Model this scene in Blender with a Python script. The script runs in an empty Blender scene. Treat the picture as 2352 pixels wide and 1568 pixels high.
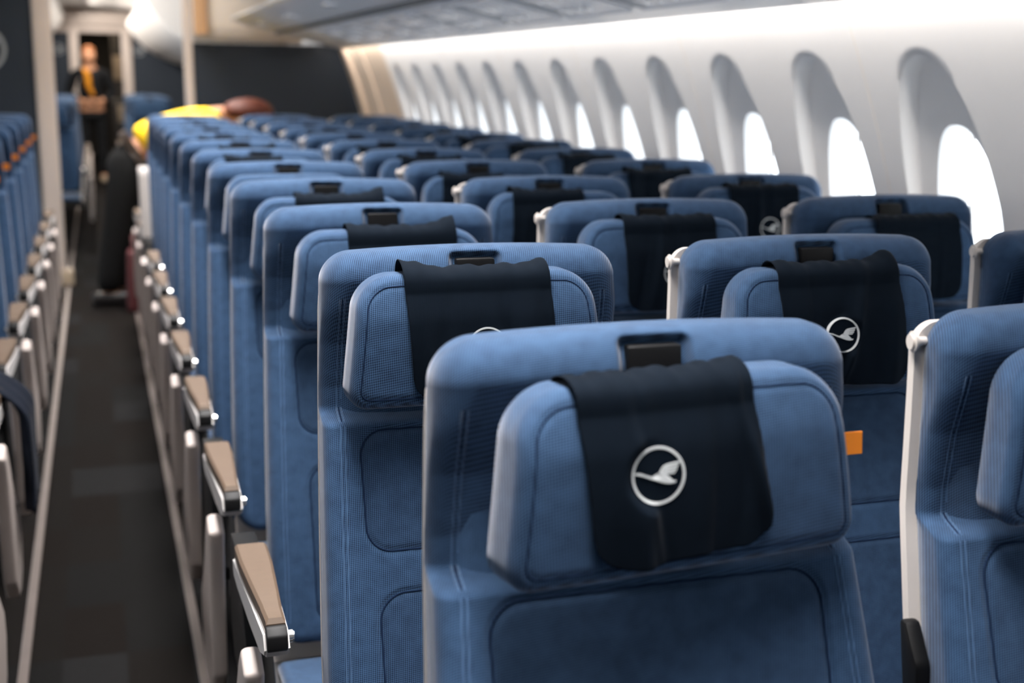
import bpy, bmesh, math, random
from mathutils import Vector, Matrix
PI = math.pi
R = math.radians
sc = bpy.context.scene
col = sc.collection
random.seed(7)

# ------------------------------------------------------------------ camera
W, H, F = 2352, 1568, 3785.5
cx_off, cy_off = 794.0, 11.0                      # the photo is a crop: principal point right of its middle
yaw, pitch, roll = 0.43117, 0.15784, 0.0138
CAMZ = 1.38
f_ = Vector((math.sin(yaw) * math.cos(pitch), math.cos(yaw) * math.cos(pitch), -math.sin(pitch)))
r_ = Vector((math.cos(yaw), -math.sin(yaw), 0))
u_ = r_.cross(f_)
r2 = r_ * math.cos(roll) + u_ * math.sin(roll)
u2 = -r_ * math.sin(roll) + u_ * math.cos(roll)
cam = bpy.data.cameras.new('camera')
cam.sensor_fit = 'HORIZONTAL'
cam.sensor_width = 36
cam.lens = F / W * 36
cam.shift_x = -cx_off / W
cam.shift_y = cy_off / W
cam.clip_start = 0.05
cam.dof.use_dof = True
cam.dof.focus_distance = 2.02
cam.dof.aperture_fstop = 4.6
co = bpy.data.objects.new('camera', cam)
col.objects.link(co)
m = Matrix((r2, u2, -f_)).transposed().to_4x4()
m.translation = (0, 0, CAMZ)
co.matrix_world = m
sc.camera = co

# ------------------------------------------------------------------ view, world, lights
sc.view_settings.view_transform = 'Standard'
sc.view_settings.look = 'None'
sc.view_settings.gamma = 1
sc.view_settings.use_curve_mapping = False
sc.view_settings.exposure = 0.0
wd = bpy.data.worlds.new('sky')
sc.world = wd
wd.use_nodes = True
bg = wd.node_tree.nodes['Background']
bg.inputs['Color'].default_value = (0.87, 0.935, 1.0, 1)
bg.inputs['Strength'].default_value = 6.0


def area(name, loc, rot, sx, sy, power, color, portal=False, spread=180):
    l = bpy.data.lights.new(name, 'AREA')
    l.shape = 'RECTANGLE'
    l.size, l.size_y = sx, sy
    l.energy = power
    l.color = color
    l.spread = R(spread)
    if portal:
        l.cycles.is_portal = True
    o = bpy.data.objects.new(name, l)
    o.location = loc
    o.rotation_euler = rot
    col.objects.link(o)
    return o


# window row daylight portal (steers sky sampling to the window row)
area('window_portal', (1.90, 4.7, 1.08), (0, R(90), 0), 0.75, 15.0, 1, (1, 1, 1), True)
area('window_portal', (-3.95, 4.4, 1.08), (0, R(-90), 0), 0.75, 14.0, 1, (1, 1, 1), True)
# added opening in the unseen left wall, lets daylight onto the far bin
area('added_gap_portal', (-4.1, 13.7, 1.05), (0, R(-90), 0), 2.0, 2.6, 1, (1, 1, 1), True)
# sidewall cove wash lamp hidden above the bin edge, running the length of the cabin
area('cove_lamp', (1.508, 4.5, 1.642), (0, R(-18), 0), 0.016, 14.6, 66, (1.0, 0.93, 0.86))
# ceiling wash lamps along the aisle, then an added fill near the divider
area('ceiling_lamp', (0.30, 6.0, 2.17), (0, 0, 0), 0.35, 11.2, 165, (1.0, 0.97, 0.96), spread=92)
area('ceiling_lamp', (-2.0, 6.4, 2.08), (0, R(22), 0), 0.5, 10.6, 170, (0.97, 0.97, 1.0))
area('ceiling_lamp', (-0.10, 19.0, 2.19), (0, R(-30), 0), 0.25, 9.5, 170, (1.0, 0.90, 0.80))
area('ceiling_lamp', (0.05, 27.0, 2.16), (0, 0, 0), 0.3, 5.0, 30, (1.0, 0.80, 0.60))
area('ceiling_lamp', (0.25, 10.9, 2.12), (0, 0, 0), 0.5, 1.6, 16, (1.0, 0.90, 0.80))  # extra warm fill, added to brighten the soffit above the divider

# ------------------------------------------------------------------ helpers


def lerp(a, b, t):
    return a + (b - a) * t


def sst(a, b, x):
    t = max(0.0, min(1.0, (x - a) / (b - a)))
    return t * t * (3 - 2 * t)


def interp(pts, x):
    if x <= pts[0][0]:
        return pts[0][1]
    for (a, va), (b, vb) in zip(pts, pts[1:]):
        if x <= b:
            return va + (vb - va) * (x - a) / (b - a)
    return pts[-1][1]


def mesh_obj(name, bm, mats, parent=None, smooth=True, angle=None):
    me = bpy.data.meshes.new(name)
    bmesh.ops.recalc_face_normals(bm, faces=bm.faces)
    if smooth:
        for f in bm.faces:
            f.smooth = True
    if angle is not None:
        for e in bm.edges:
            if len(e.link_faces) == 2 and e.calc_face_angle(0) > angle:
                e.smooth = False
    bm.to_mesh(me)
    bm.free()
    if not isinstance(mats, (list, tuple)):
        mats = [mats]
    for mt in mats:
        me.materials.append(mt)
    o = bpy.data.objects.new(name, me)
    col.objects.link(o)
    if parent is not None:
        o.parent = parent
    return o


def empty(name, loc=(0, 0, 0), rz=0):
    o = bpy.data.objects.new(name, None)
    o.empty_display_size = 0.1
    o.location = loc
    o.rotation_euler = (0, 0, rz)
    col.objects.link(o)
    return o


def tag(o, label=None, cat=None, group=None, kind=None):
    if label:
        o['label'] = label
    if cat:
        o['category'] = cat
    if group:
        o['group'] = group
    if kind:
        o['kind'] = kind
    return o


def struct(o):
    o['kind'] = 'structure'
    return o


def box(bm, x0, x1, y0, y1, z0, z1, bev=0.0, seg=2):
    r = bmesh.ops.create_cube(bm, size=1)
    vs = r['verts']
    for v in vs:
        v.co = Vector((lerp(x0, x1, v.co.x + .5), lerp(y0, y1, v.co.y + .5), lerp(z0, z1, v.co.z + .5)))
    if bev > 0:
        es = list({e for v in vs for e in v.link_edges})
        bmesh.ops.bevel(bm, geom=es, offset=bev, segments=seg, affect='EDGES', profile=0.6)
    return vs


def prism(bm, pts, a0, a1, axis='x', bev=0.0, seg=2):
    """extrude a polygon: axis x -> pts are (y,z); y -> (x,z); z -> (x,y)"""
    def P(p, a):
        if axis == 'x':
            return (a, p[0], p[1])
        if axis == 'y':
            return (p[0], a, p[1])
        return (p[0], p[1], a)
    A = [bm.verts.new(P(p, a0)) for p in pts]
    B = [bm.verts.new(P(p, a1)) for p in pts]
    fs = [bm.faces.new(A), bm.faces.new(list(reversed(B)))]
    n = len(pts)
    for i in range(n):
        fs.append(bm.faces.new([A[i], B[i], B[(i + 1) % n], A[(i + 1) % n]]))
    if bev > 0:
        bmesh.ops.recalc_face_normals(bm, faces=fs)
        es = list({e for f in fs for e in f.edges if e.calc_face_angle(0) > 0.3})
        bmesh.ops.bevel(bm, geom=es, offset=bev, segments=seg, affect='EDGES', profile=0.6)


def cyl(bm, c, r, h, axis='x', n=24, r2=None, bev=0):
    res = bmesh.ops.create_cone(bm, cap_ends=True, segments=n, radius1=r, radius2=r if r2 is None else r2, depth=h)
    M = Matrix.Translation(c)
    if axis == 'x':
        M = M @ Matrix.Rotation(PI / 2, 4, 'Y')
    elif axis == 'y':
        M = M @ Matrix.Rotation(PI / 2, 4, 'X')
    bmesh.ops.transform(bm, matrix=M, verts=res['verts'])
    if bev:
        es = [e for e in {e for v in res['verts'] for e in v.link_edges} if e.calc_face_angle(0) > 0.6]
        bmesh.ops.bevel(bm, geom=es, offset=bev, segments=2, affect='EDGES')
    return res['verts']


def copy_tree(o, parent=None):
    c = o.copy()
    col.objects.link(c)
    if parent is not None:
        c.parent = parent
    for ch in list(o.children):
        copy_tree(ch, c)
    return c


# ------------------------------------------------------------------ materials
def nmat(name):
    mt = bpy.data.materials.new(name)
    mt.use_nodes = True
    nt = mt.node_tree
    return mt, nt, nt.nodes['Principled BSDF']


def plain(name, colr, rough=0.5, metal=0.0, spec=0.5, noise=0.0, nscale=30, coat=0.0):
    mt, nt, b = nmat(name)
    b.inputs['Roughness'].default_value = rough
    b.inputs['Metallic'].default_value = metal
    b.inputs['Specular IOR Level'].default_value = spec
    b.inputs['Coat Weight'].default_value = coat
    if noise > 0:
        tc = nt.nodes.new('ShaderNodeTexCoord')
        nz = nt.nodes.new('ShaderNodeTexNoise')
        nz.inputs['Scale'].default_value = nscale
        nz.inputs['Detail'].default_value = 3
        nt.links.new(tc.outputs['Object'], nz.inputs['Vector'])
        mx = nt.nodes.new('ShaderNodeMix')
        mx.data_type = 'RGBA'
        mx.inputs['A'].default_value = (*[c * (1 - noise) for c in colr], 1)
        mx.inputs['B'].default_value = (*[min(1, c * (1 + noise)) for c in colr], 1)
        nt.links.new(nz.outputs['Fac'], mx.inputs['Factor'])
        nt.links.new(mx.outputs['Result'], b.inputs['Base Color'])
    else:
        b.inputs['Base Color'].default_value = (*colr, 1)
    return mt


def emis(name, colr, s):
    mt, nt, b = nmat(name)
    b.inputs['Base Color'].default_value = (*colr, 1)
    b.inputs['Emission Color'].default_value = (*colr, 1)
    b.inputs['Emission Strength'].default_value = s
    return mt


def weave(name, light, dark, period=0.0042, bump=0.25, sheen=0.35, contrast=1.0, spec=0.15):
    """woven upholstery: a diagonal lattice of dots in object space"""
    mt, nt, b = nmat(name)
    L = nt.links.new
    tc = nt.nodes.new('ShaderNodeTexCoord')
    sp = nt.nodes.new('ShaderNodeSeparateXYZ')
    L(tc.outputs['Object'], sp.inputs['Vector'])

    def mth(op, a, c=None):
        n = nt.nodes.new('ShaderNodeMath')
        n.operation = op
        for i, v in enumerate((a, c)):
            if v is None:
                continue
            if hasattr(v, 'is_output'):
                L(v, n.inputs[i])
            else:
                n.inputs[i].default_value = v
        return n.outputs[0]
    k = 2 * PI / period
    yy = mth('MULTIPLY', sp.outputs['Y'], 0.6)
    zz = mth('ADD', sp.outputs['Z'], yy)
    a = mth('SINE', mth('MULTIPLY', mth('ADD', sp.outputs['X'], zz), k * 0.70))
    c = mth('SINE', mth('MULTIPLY', mth('SUBTRACT', mth('SUBTRACT', sp.outputs['X'], mth('MULTIPLY', sp.outputs['Z'], 0.8)), mth('MULTIPLY', sp.outputs['Y'], 1.2)), k * 0.85))
    pr = mth('ADD', mth('MULTIPLY', mth('MULTIPLY', a, c), 0.5), 0.5)
    nz = nt.nodes.new('ShaderNodeTexNoise')
    nz.inputs['Scale'].default_value = 55
    nz.inputs['Detail'].default_value = 4
    L(tc.outputs['Object'], nz.inputs['Vector'])
    fac = mth('ADD', mth('MULTIPLY', pr, contrast), mth('MULTIPLY', mth('SUBTRACT', nz.outputs['Fac'], 0.5), 0.5))
    fac = mth('ADD', fac, (1 - contrast) * 0.5)
    mx = nt.nodes.new('ShaderNodeMix')
    mx.data_type = 'RGBA'
    mx.inputs['A'].default_value = (*dark, 1)
    mx.inputs['B'].default_value = (*light, 1)
    L(fac, mx.inputs['Factor'])
    L(mx.outputs['Result'], b.inputs['Base Color'])
    b.inputs['Roughness'].default_value = 0.85
    b.inputs['Specular IOR Level'].default_value = spec
    b.inputs['Sheen Weight'].default_value = sheen
    b.inputs['Sheen Roughness'].default_value = 0.45
    b.inputs['Sheen Tint'].default_value = (0.92, 0.93, 1.0, 1)
    bp = nt.nodes.new('ShaderNodeBump')
    bp.inputs['Strength'].default_value = bump
    bp.inputs['Distance'].default_value = 0.0008
    L(pr, bp.inputs['Height'])
    L(bp.outputs['Normal'], b.inputs['Normal'])
    return mt


M = {}
M['fabric'] = weave('blue_upholstery', (0.056, 0.120, 0.228), (0.004, 0.010, 0.029), sheen=0.24)
M['inset'] = weave('inset_upholstery', (0.048, 0.100, 0.190), (0.0034, 0.0085, 0.025), sheen=0.2)
M['seam'] = plain('seam_thread', (0.010, 0.022, 0.055), 0.9, spec=0.1)
M['pipe'] = weave('piping_cloth', (0.085, 0.17, 0.30), (0.02, 0.045, 0.10), 0.003)
M['cloth'] = weave('navy_cover_cloth', (0.0050, 0.0095, 0.0165), (0.0022, 0.0040, 0.007), 0.0015, 0.15, 0.03, 0.6, spec=0.04)
M['white_mark'] = plain('white_print', (0.58, 0.60, 0.60), 0.7)
M['black'] = plain('black_plastic', (0.004, 0.004, 0.0045), 0.5, spec=0.25)
M['black2'] = plain('dark_grey_plastic', (0.022, 0.022, 0.021), 0.4)
M['chrome'] = plain('chrome', (0.8, 0.8, 0.8), 0.2, 1.0)
M['shell'] = plain('warm_white_plastic', (0.72, 0.66, 0.61), 0.42, noise=0.03)
M['side'] = plain('white_plastic', (0.62, 0.59, 0.57), 0.42, noise=0.03)
M['panel'] = plain('side_panel_plastic', (0.54, 0.465, 0.425), 0.45, noise=0.04)
M['tan'] = plain('tan_armrest_pad', (0.115, 0.074, 0.046), 0.6, noise=0.10, nscale=90)
M['orange'] = plain('orange_tag', (0.95, 0.27, 0.012), 0.6)
M['wall'] = plain('sidewall_panel', (0.86, 0.85, 0.845), 0.55, spec=0.3, noise=0.01)
M['beige'] = plain('beige_lining', (0.70, 0.58, 0.47), 0.5, spec=0.3, noise=0.04, nscale=3)
M['cream'] = plain('cream_panel', (0.84, 0.78, 0.72), 0.5, spec=0.3, noise=0.02, nscale=3)
M['ceil'] = plain('ceiling_panel', (0.85, 0.84, 0.83), 0.6, spec=0.2, noise=0.01)
M['bin'] = plain('bin_plastic', (0.86, 0.88, 0.91), 0.28, spec=0.6, noise=0.02, nscale=4)
M['psu'] = plain('service_panel_plastic', (0.84, 0.86, 0.90), 0.24, spec=0.6, noise=0.02, nscale=6)
M['lampglass'] = plain('lamp_lens', (0.92, 0.93, 0.95), 0.1, spec=0.8)
M['tantrim_shade'] = plain('tan_trim_shade', (0.55, 0.34, 0.19), 0.5)  # bin-end brown that also carries the soffit's side shadow
M['grille'] = plain('grey_grille', (0.40, 0.43, 0.46), 0.5)
M['dark'] = plain('dark_rubber', (0.06, 0.065, 0.07), 0.6)
M['navy'] = plain('navy_divider', (0.024, 0.034, 0.050), 0.6, spec=0.3, noise=0.10, nscale=2)
M['greymark'] = plain('grey_emblem', (0.34, 0.37, 0.40), 0.5)
M['post'] = plain('divider_trim', (0.62, 0.545, 0.50), 0.45, noise=0.02)
M['metal'] = plain('brushed_metal_strip', (0.20, 0.165, 0.15), 0.45, 0.6, noise=0.25, nscale=9)
M['legm'] = plain('grey_metal', (0.10, 0.10, 0.105), 0.45, 0.6)
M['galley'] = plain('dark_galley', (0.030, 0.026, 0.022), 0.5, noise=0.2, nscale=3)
M['tancart'] = plain('galley_beige', (0.45, 0.36, 0.26), 0.5)
M['skin'] = plain('skin', (0.60, 0.30, 0.17), 0.55)
M['uniform'] = plain('dark_uniform', (0.008, 0.009, 0.011), 0.8, spec=0.2, noise=0.2)
M['trouser'] = plain('black_trousers', (0.008, 0.008, 0.008), 0.85, spec=0.2, noise=0.2)
M['yellow'] = plain('yellow_vest', (0.93, 0.60, 0.006), 0.75, noise=0.05)
M['stripe'] = plain('reflective_band', (0.36, 0.30, 0.26), 0.5)
M['scarf'] = plain('orange_scarf', (0.72, 0.28, 0.008), 0.7)
M['hair'] = plain('auburn_hair', (0.10, 0.020, 0.008), 0.6, noise=0.3)
M['hair2'] = plain('ginger_hair', (0.30, 0.10, 0.025), 0.6, noise=0.3)
M['shoe'] = plain('black_shoe', (0.012, 0.010, 0.010), 0.4)
M['maroon'] = plain('maroon_bag', (0.085, 0.012, 0.014), 0.7, noise=0.2)
M['blanket'] = weave('navy_blanket', (0.006, 0.010, 0.022), (0.002, 0.004, 0.008), 0.004, sheen=0.05)


def glass():
    mt = bpy.data.materials.new('window_glass')
    mt.use_nodes = True
    nt = mt.node_tree
    for n in list(nt.nodes):
        nt.nodes.remove(n)
    out = nt.nodes.new('ShaderNodeOutputMaterial')
    tr = nt.nodes.new('ShaderNodeBsdfTransparent')
    tr.inputs['Color'].default_value = (0.96, 0.975, 0.98, 1)
    gl = nt.nodes.new('ShaderNodeBsdfGlossy')
    gl.inputs['Roughness'].default_value = 0.05
    mx = nt.nodes.new('ShaderNodeMixShader')
    mx.inputs['Fac'].default_value = 0.06
    nt.links.new(tr.outputs[0], mx.inputs[1])
    nt.links.new(gl.outputs[0], mx.inputs[2])
    nt.links.new(mx.outputs[0], out.inputs['Surface'])
    return mt


M['glass'] = glass()


def carpet():
    mt, nt, b = nmat('carpet')
    L = nt.links.new
    tc = nt.nodes.new('ShaderNodeTexCoord')
    sn = nt.nodes.new('ShaderNodeVectorMath')
    sn.operation = 'SNAP'
    sn.inputs[1].default_value = (0.14, 0.42, 1.0)
    L(tc.outputs['Object'], sn.inputs[0])
    br = nt.nodes.new('ShaderNodeTexWhiteNoise')
    br.noise_dimensions = '2D'
    L(sn.outputs['Vector'], br.inputs['Vector'])
    sp = nt.nodes.new('ShaderNodeSeparateColor')
    L(br.outputs['Color'], sp.inputs['Color'])
    rp = nt.nodes.new('ShaderNodeValToRGB')
    e = rp.color_ramp
    e.interpolation = 'CONSTANT'
    e.elements[0].color = (0.0048, 0.0032, 0.0024, 1)
    e.elements[1].position = 0.35
    e.elements[1].color = (0.0050, 0.0038, 0.0031, 1)
    for p, c in ((0.6, (0.0050, 0.0046, 0.0044, 1)), (0.88, (0.0092, 0.0088, 0.0090, 1))):
        k = e.elements.new(p)
        k.color = c
    L(sp.outputs['Red'], rp.inputs['Fac'])
    nz = nt.nodes.new('ShaderNodeTexNoise')
    nz.inputs['Scale'].default_value = 260
    L(tc.outputs['Object'], nz.inputs['Vector'])
    mx = nt.nodes.new('ShaderNodeMix')
    mx.data_type = 'RGBA'
    mx.blend_type = 'MULTIPLY'
    mx.inputs['Factor'].default_value = 0.8
    L(rp.outputs['Color'], mx.inputs['A'])
    rm = nt.nodes.new('ShaderNodeMapRange')
    rm.inputs['To Min'].default_value = 0.4
    rm.inputs['To Max'].default_value = 1.7
    L(nz.outputs['Fac'], rm.inputs['Value'])
    L(rm.outputs['Result'], mx.inputs['B'])
    L(mx.outputs['Result'], b.inputs['Base Color'])
    b.inputs['Roughness'].default_value = 0.95
    b.inputs['Specular IOR Level'].default_value = 0.1
    bp = nt.nodes.new('ShaderNodeBump')
    bp.inputs['Distance'].default_value = 0.003
    L(nz.outputs['Fac'], bp.inputs['Height'])
    L(bp.outputs['Normal'], b.inputs['Normal'])
    return mt


M['carpet'] = carpet()

# ------------------------------------------------------------------ setting: cabin shell
YB, YDIV, YDOOR, YGAL = -2.9, 12.0, 24.2, 31.0
bm = bmesh.new()
box(bm, -4.0, 1.95, YB, YGAL, -0.06, 0.0)
struct(mesh_obj('floor', bm, M['carpet'], smooth=False))
for nm, x in (('trim_1', -0.222), ('trim_2', 0.160)):
    bm = bmesh.new()
    box(bm, x - 0.0115, x + 0.0115, YB, YDOOR, 0.0, 0.004, 0.0015, 1)
    struct(mesh_obj(nm, bm, M['metal'], smooth=False))

PROF = [(0.0, 1.66), (0.3, 1.73), (0.7, 1.765), (1.0, 1.732), (1.14, 1.704), (1.338, 1.652), (1.519, 1.592), (1.63, 1.546), (1.75, 1.49)]


def wx(z):
    # Catmull-Rom through PROF
    P = PROF
    i = 0
    while i < len(P) - 2 and z > P[i + 1][0]:
        i += 1
    p1, p2 = P[i], P[i + 1]
    p0 = P[i - 1] if i > 0 else (2 * p1[0] - p2[0], 2 * p1[1] - p2[1])
    p3 = P[i + 2] if i + 2 < len(P) else (2 * p2[0] - p1[0], 2 * p2[1] - p1[1])
    t = (z - p1[0]) / (p2[0] - p1[0])
    m1 = (p2[1] - p0[1]) / (p2[0] - p0[0]) * (p2[0] - p1[0])
    m2 = (p3[1] - p1[1]) / (p3[0] - p1[0]) * (p2[0] - p1[0])
    t2, t3 = t * t, t * t * t
    return (2 * t3 - 3 * t2 + 1) * p1[1] + (t3 - 2 * t2 + t) * m1 + (-2 * t3 + 3 * t2) * p2[1] + (t3 - t2) * m2


def wnorm(z):
    d = (wx(z + .01) - wx(z - .01)) / .02
    n = Vector((1, 0, -d))
    return n.normalized()


WZ0, WZ1, WP = 0.0, 1.72, 0.622
ZC = 1.037                                         # window centre height


def open_pt(t, s=1.0):
    c, d = math.cos(t), math.sin(t)
    e = 2 / 2.25
    return (0.148 * s * math.copysign(abs(c) ** e, c), ZC + 0.245 * s * math.copysign(abs(d) ** e, d))


def rec_pt(t, s=1.0):
    c, d = math.cos(t), math.sin(t)
    hw = 0.220
    up, dn = 0.408, 0.33
    return (hw * s * math.copysign(abs(c) ** 0.88, c), ZC - 0.0 + (up if d > 0 else dn) * s * math.copysign(abs(d) ** 0.94, d))


def bound_pt(t):
    c, d = math.cos(t), math.sin(t)
    hx, zu, zd = WP / 2, WZ1 - ZC, ZC - WZ0
    k = 1e9
    if abs(c) > 1e-9:
        k = min(k, hx / abs(c))
    if abs(d) > 1e-9:
        k = min(k, (zu if d > 0 else zd) / abs(d))
    return (c * k, ZC + d * k)


def wall_panel():
    """one sidewall bay with its scooped window recess and the window opening"""
    bm = bmesh.new()
    N = 128
    # angles incl. the exact corners of the bay
    T = [2 * PI * i / N for i in range(N)]
    for sx in (1, -1):
        for z in (WZ0, WZ1):
            a = math.atan2(z - ZC, sx * WP / 2) % (2 * PI)
            j = min(range(N), key=lambda i: abs((T[i] - a + PI) % (2 * PI) - PI))
            T[j] = a

    def depth(t):
        d = math.sin(t)
        return lerp(0.012, 0.040, sst(-0.7, 0.75, d))
    rings = []
    nb = 14
    for k in range(nb):
        s = k / nb
        ring = []
        for t in T:
            b, r = bound_pt(t), rec_pt(t, 1.0)
            ring.append((lerp(b[0], r[0], s), lerp(b[1], r[1], s), 0.0))
        rings.append(ring)
    for s, dd in ((1.0, 0.0), (0.99, 0.10), (0.975, 0.42), (0.96, 0.80), (0.945, 0.97), (0.93, 1.0)):
        ring = []
        for t in T:
            r = rec_pt(t, s)
            o = open_pt(t)
            d = math.sin(t)
            # the lower half fades out softly: broaden the step there
            w = sst(0.3, -0.8, d) if False else 1 - sst(-0.8, 0.3, d)
            f = (1 - s) / 0.07
            s2 = lerp(s, lerp(1.0, 0.80, f), w)
            r = rec_pt(t, s2)
            ring.append((r[0], r[1], depth(t) * dd))
        rings.append(ring)
    last = rings[-1]
    for k in range(1, 9):
        s = k / 8
        ring = []
        for i, t in enumerate(T):
            o = open_pt(t)
            ring.append((lerp(last[i][0], o[0], s), lerp(last[i][1], o[1], s), depth(t) + 0.006 * s * s))
        rings.append(ring)
    base = [depth(t) + 0.006 for t in T]
    for s, e in ((0.985, 0.006), (0.972, 0.016), (0.955, 0.035), (0.935, 0.060), (0.925, 0.072)):
        rings.append([(*open_pt(t, s), base[i] + e) for i, t in enumerate(T)])
    V = []
    for ring in rings:
        row = []
        for (u, z, d) in ring:
            z = max(WZ0, min(WZ1, z))
            p = Vector((wx(z), u, z)) + wnorm(z) * d
            row.append(bm.verts.new(p))
        V.append(row)
    for a, b in zip(V, V[1:]):
        for i in range(N):
            j = (i + 1) % N
            bm.faces.new([a[i], a[j], b[j], b[i]])
    return bm, [v.co.copy() for v in V[-1]], [v.co.copy() for v in V[-3]]


YW = [3.225 + WP * k for k in range(-9, 12)]
bm, edge_in, edge_mid = wall_panel()
wall_proto = struct(mesh_obj('wall_right', bm, M['wall'], angle=R(50)))
# window: outer frame ring + pane
bm = bmesh.new()
A = [bm.verts.new(p + Vector((0.002, 0, 0))) for p in edge_in]
cen = sum(edge_in, Vector()) / len(edge_in)
B = [bm.verts.new(cen + (p - cen) * 1.10 + Vector((0.012, 0, 0))) for p in edge_in]
C_ = [bm.verts.new(cen + (p - cen) * 1.0 + Vector((0.012, 0, 0))) for p in edge_in]
n = len(A)
for i in range(n):
    j = (i + 1) % n
    bm.faces.new([A[i], A[j], B[j], B[i]])
    bm.faces.new([C_[i], C_[j], A[j], A[i]])
    bm.faces.new([B[i], B[j], C_[j], C_[i]])
win_frame_mesh = mesh_obj('window_frame', bm, M['side'])
bm = bmesh.new()
A = [bm.verts.new(p + Vector((0.005, 0, 0))) for p in edge_in]
B = [bm.verts.new(p + Vector((0.009, 0, 0))) for p in edge_in]
bm.faces.new(A)
bm.faces.new(list(reversed(B)))
for i in range(n):
    bm.faces.new([A[i], A[(i + 1) % n], B[(i + 1) % n], B[i]])
pane_mesh = mesh_obj('window', bm, M['glass'], smooth=False)
for k, y in enumerate(YW):
    p = wall_proto if k == 0 else wall_proto.copy()
    w = pane_mesh if k == 0 else pane_mesh.copy()
    fr = win_frame_mesh if k == 0 else win_frame_mesh.copy()
    if k:
        for o in (p, w, fr):
            col.objects.link(o)
    w.name = 'window_%d' % (k + 1)
    fr.parent = w
    p.location.y = y
    w.location.y = y
    struct(w)
# thin joint strips between sidewall panels (every second bay)
ks = [k for k in range(len(YW)) if k % 2 == 0]
for idx, k in enumerate(ks):
    y = YW[k] - WP / 2
    bm = bmesh.new()
    prev = None
    for i in range(40):
        z = lerp(0.45, 1.62, i / 39)
        c = Vector((wx(z), y, z)) - wnorm(z) * 0.0008
        q = [bm.verts.new(c + Vector((0, s * 0.0022, 0))) for s in (-1, 1)]
        q += [bm.verts.new(c + wnorm(z) * 0.006 + Vector((0, s * 0.0022, 0))) for s in (1, -1)]
        if prev:
            for a in range(4):
                b = (a + 1) % 4
                bm.faces.new([prev[a], prev[b], q[b], q[a]])
        prev = q
    struct(mesh_obj('trim_%d' % (idx + 3), bm, M['cream']))
# sidewall beyond the last window: beige lining with raised ribs, up to the divider
Y_last = YW[-1] + WP / 2


def profile_sheet(bm, y0, y1, off, z0=0.0, z1=1.72, n=40):
    rows = []
    for i in range(n):
        z = lerp(z0, z1, i / (n - 1))
        p = Vector((wx(z), 0, z)) - wnorm(z) * off
        q = Vector((wx(z), 0, z)) + wnorm(z) * 0.02
        rows.append([bm.verts.new((p.x, y0, p.z)), bm.verts.new((p.x, y1, p.z)), bm.verts.new((q.x, y1, q.z)), bm.verts.new((q.x, y0, q.z))])
    for a, b in zip(rows, rows[1:]):
        for i in range(4):
            j = (i + 1) % 4
            bm.faces.new([a[i], a[j], b[j], b[i]])
    bm.faces.new(rows[0])
    bm.faces.new(rows[-1])


bm = bmesh.new()
profile_sheet(bm, Y_last + 0.002, YDIV + 0.1, 0.0)
struct(mesh_obj('wall_right', bm, M['beige'], smooth=False))
for nm, a, b, off in (('trim_20', 11.15, 11.28, 0.014), ('trim_21', 11.78, YDIV - 0.02, 0.03)):
    bm = bmesh.new()
    profile_sheet(bm, a, b, off)
    struct(mesh_obj(nm, bm, M['beige'], smooth=False))
# plain sidewall of the next cabin, behind-camera end wall, far left wall, ceilings
bm = bmesh.new()
profile_sheet(bm, YDIV + 0.1, YGAL, 0.0)
struct(mesh_obj('wall_right', bm, M['wall'], smooth=False))
bm = bmesh.new()
box(bm, -4.0, 1.95, YB - 0.05, YB, 0, 2.4)
struct(mesh_obj('wall_front', bm, M['navy'], smooth=False))
for k, y in enumerate(YW):
    p = wall_proto.copy()
    w = pane_mesh.copy()
    fr = win_frame_mesh.copy()
    for o in (p, w, fr):
        col.objects.link(o)
    p.name = 'wall_left'
    w.name = 'window_%d' % (k + 1 + len(YW))
    fr.parent = w
    for o in (p, w):
        o.location = (-2.05, y, 0)
        o.scale.x = -1
    struct(w)
for a, b, z1 in ((Y_last + 0.002, 12.4, 2.3), (15.0, YGAL, 2.3)):  # gap between the two lengths is added to admit daylight
    bm = bmesh.new()
    box(bm, -3.80, -3.74, a, b, 0, z1)
    struct(mesh_obj('wall_left', bm, M['wall'], smooth=False))
bm = bmesh.new()
box(bm, -4.0, -3.54, YB, Y_last, 1.72, 1.78)
struct(mesh_obj('ceiling', bm, M['ceil'], smooth=False))
bm = bmesh.new()
box(bm, -3.60, -3.54, YB, 11.0, 1.72, 2.2)
struct(mesh_obj('wall_left', bm, M['ceil'], smooth=False))
bm = bmesh.new()
box(bm, -4.0, 1.95, YGAL, YGAL + 0.05, 0, 2.4)
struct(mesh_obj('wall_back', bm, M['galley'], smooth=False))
CPR = [(1.62, 1.74), (1.3, 2.12), (0.95, 2.14), (0.6, 2.20), (0.3, 2.235), (0, 2.245), (-0.3, 2.235), (-0.6, 2.20), (-0.95, 2.14), (-4.0, 2.14)]
for a, b, mt in ((YB, YDIV + 0.1, 'ceil'), (YDIV + 0.1, YDOOR, 'ceil'), (YDOOR, YGAL, 'cream')):
    bm = bmesh.new()
    lo = [bm.verts.new((x, a, z)) for x, z in CPR]
    hi = [bm.verts.new((x, b, z)) for x, z in CPR]
    lo2 = [bm.verts.new((x, a, z + 0.05)) for x, z in CPR]
    hi2 = [bm.verts.new((x, b, z + 0.05)) for x, z in CPR]
    for i in range(len(CPR) - 1):
        bm.faces.new([lo[i], lo[i + 1], hi[i + 1], hi[i]])
        bm.faces.new([lo2[i], lo2[i + 1], hi2[i + 1], hi2[i]])
    struct(mesh_obj('ceiling', bm, M[mt], smooth=False))
# closing strip above the sidewall
bm = bmesh.new()
box(bm, 1.50, 1.95, YB, YGAL, 1.72, 1.78)
struct(mesh_obj('ceiling', bm, M['ceil'], smooth=False))

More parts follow.
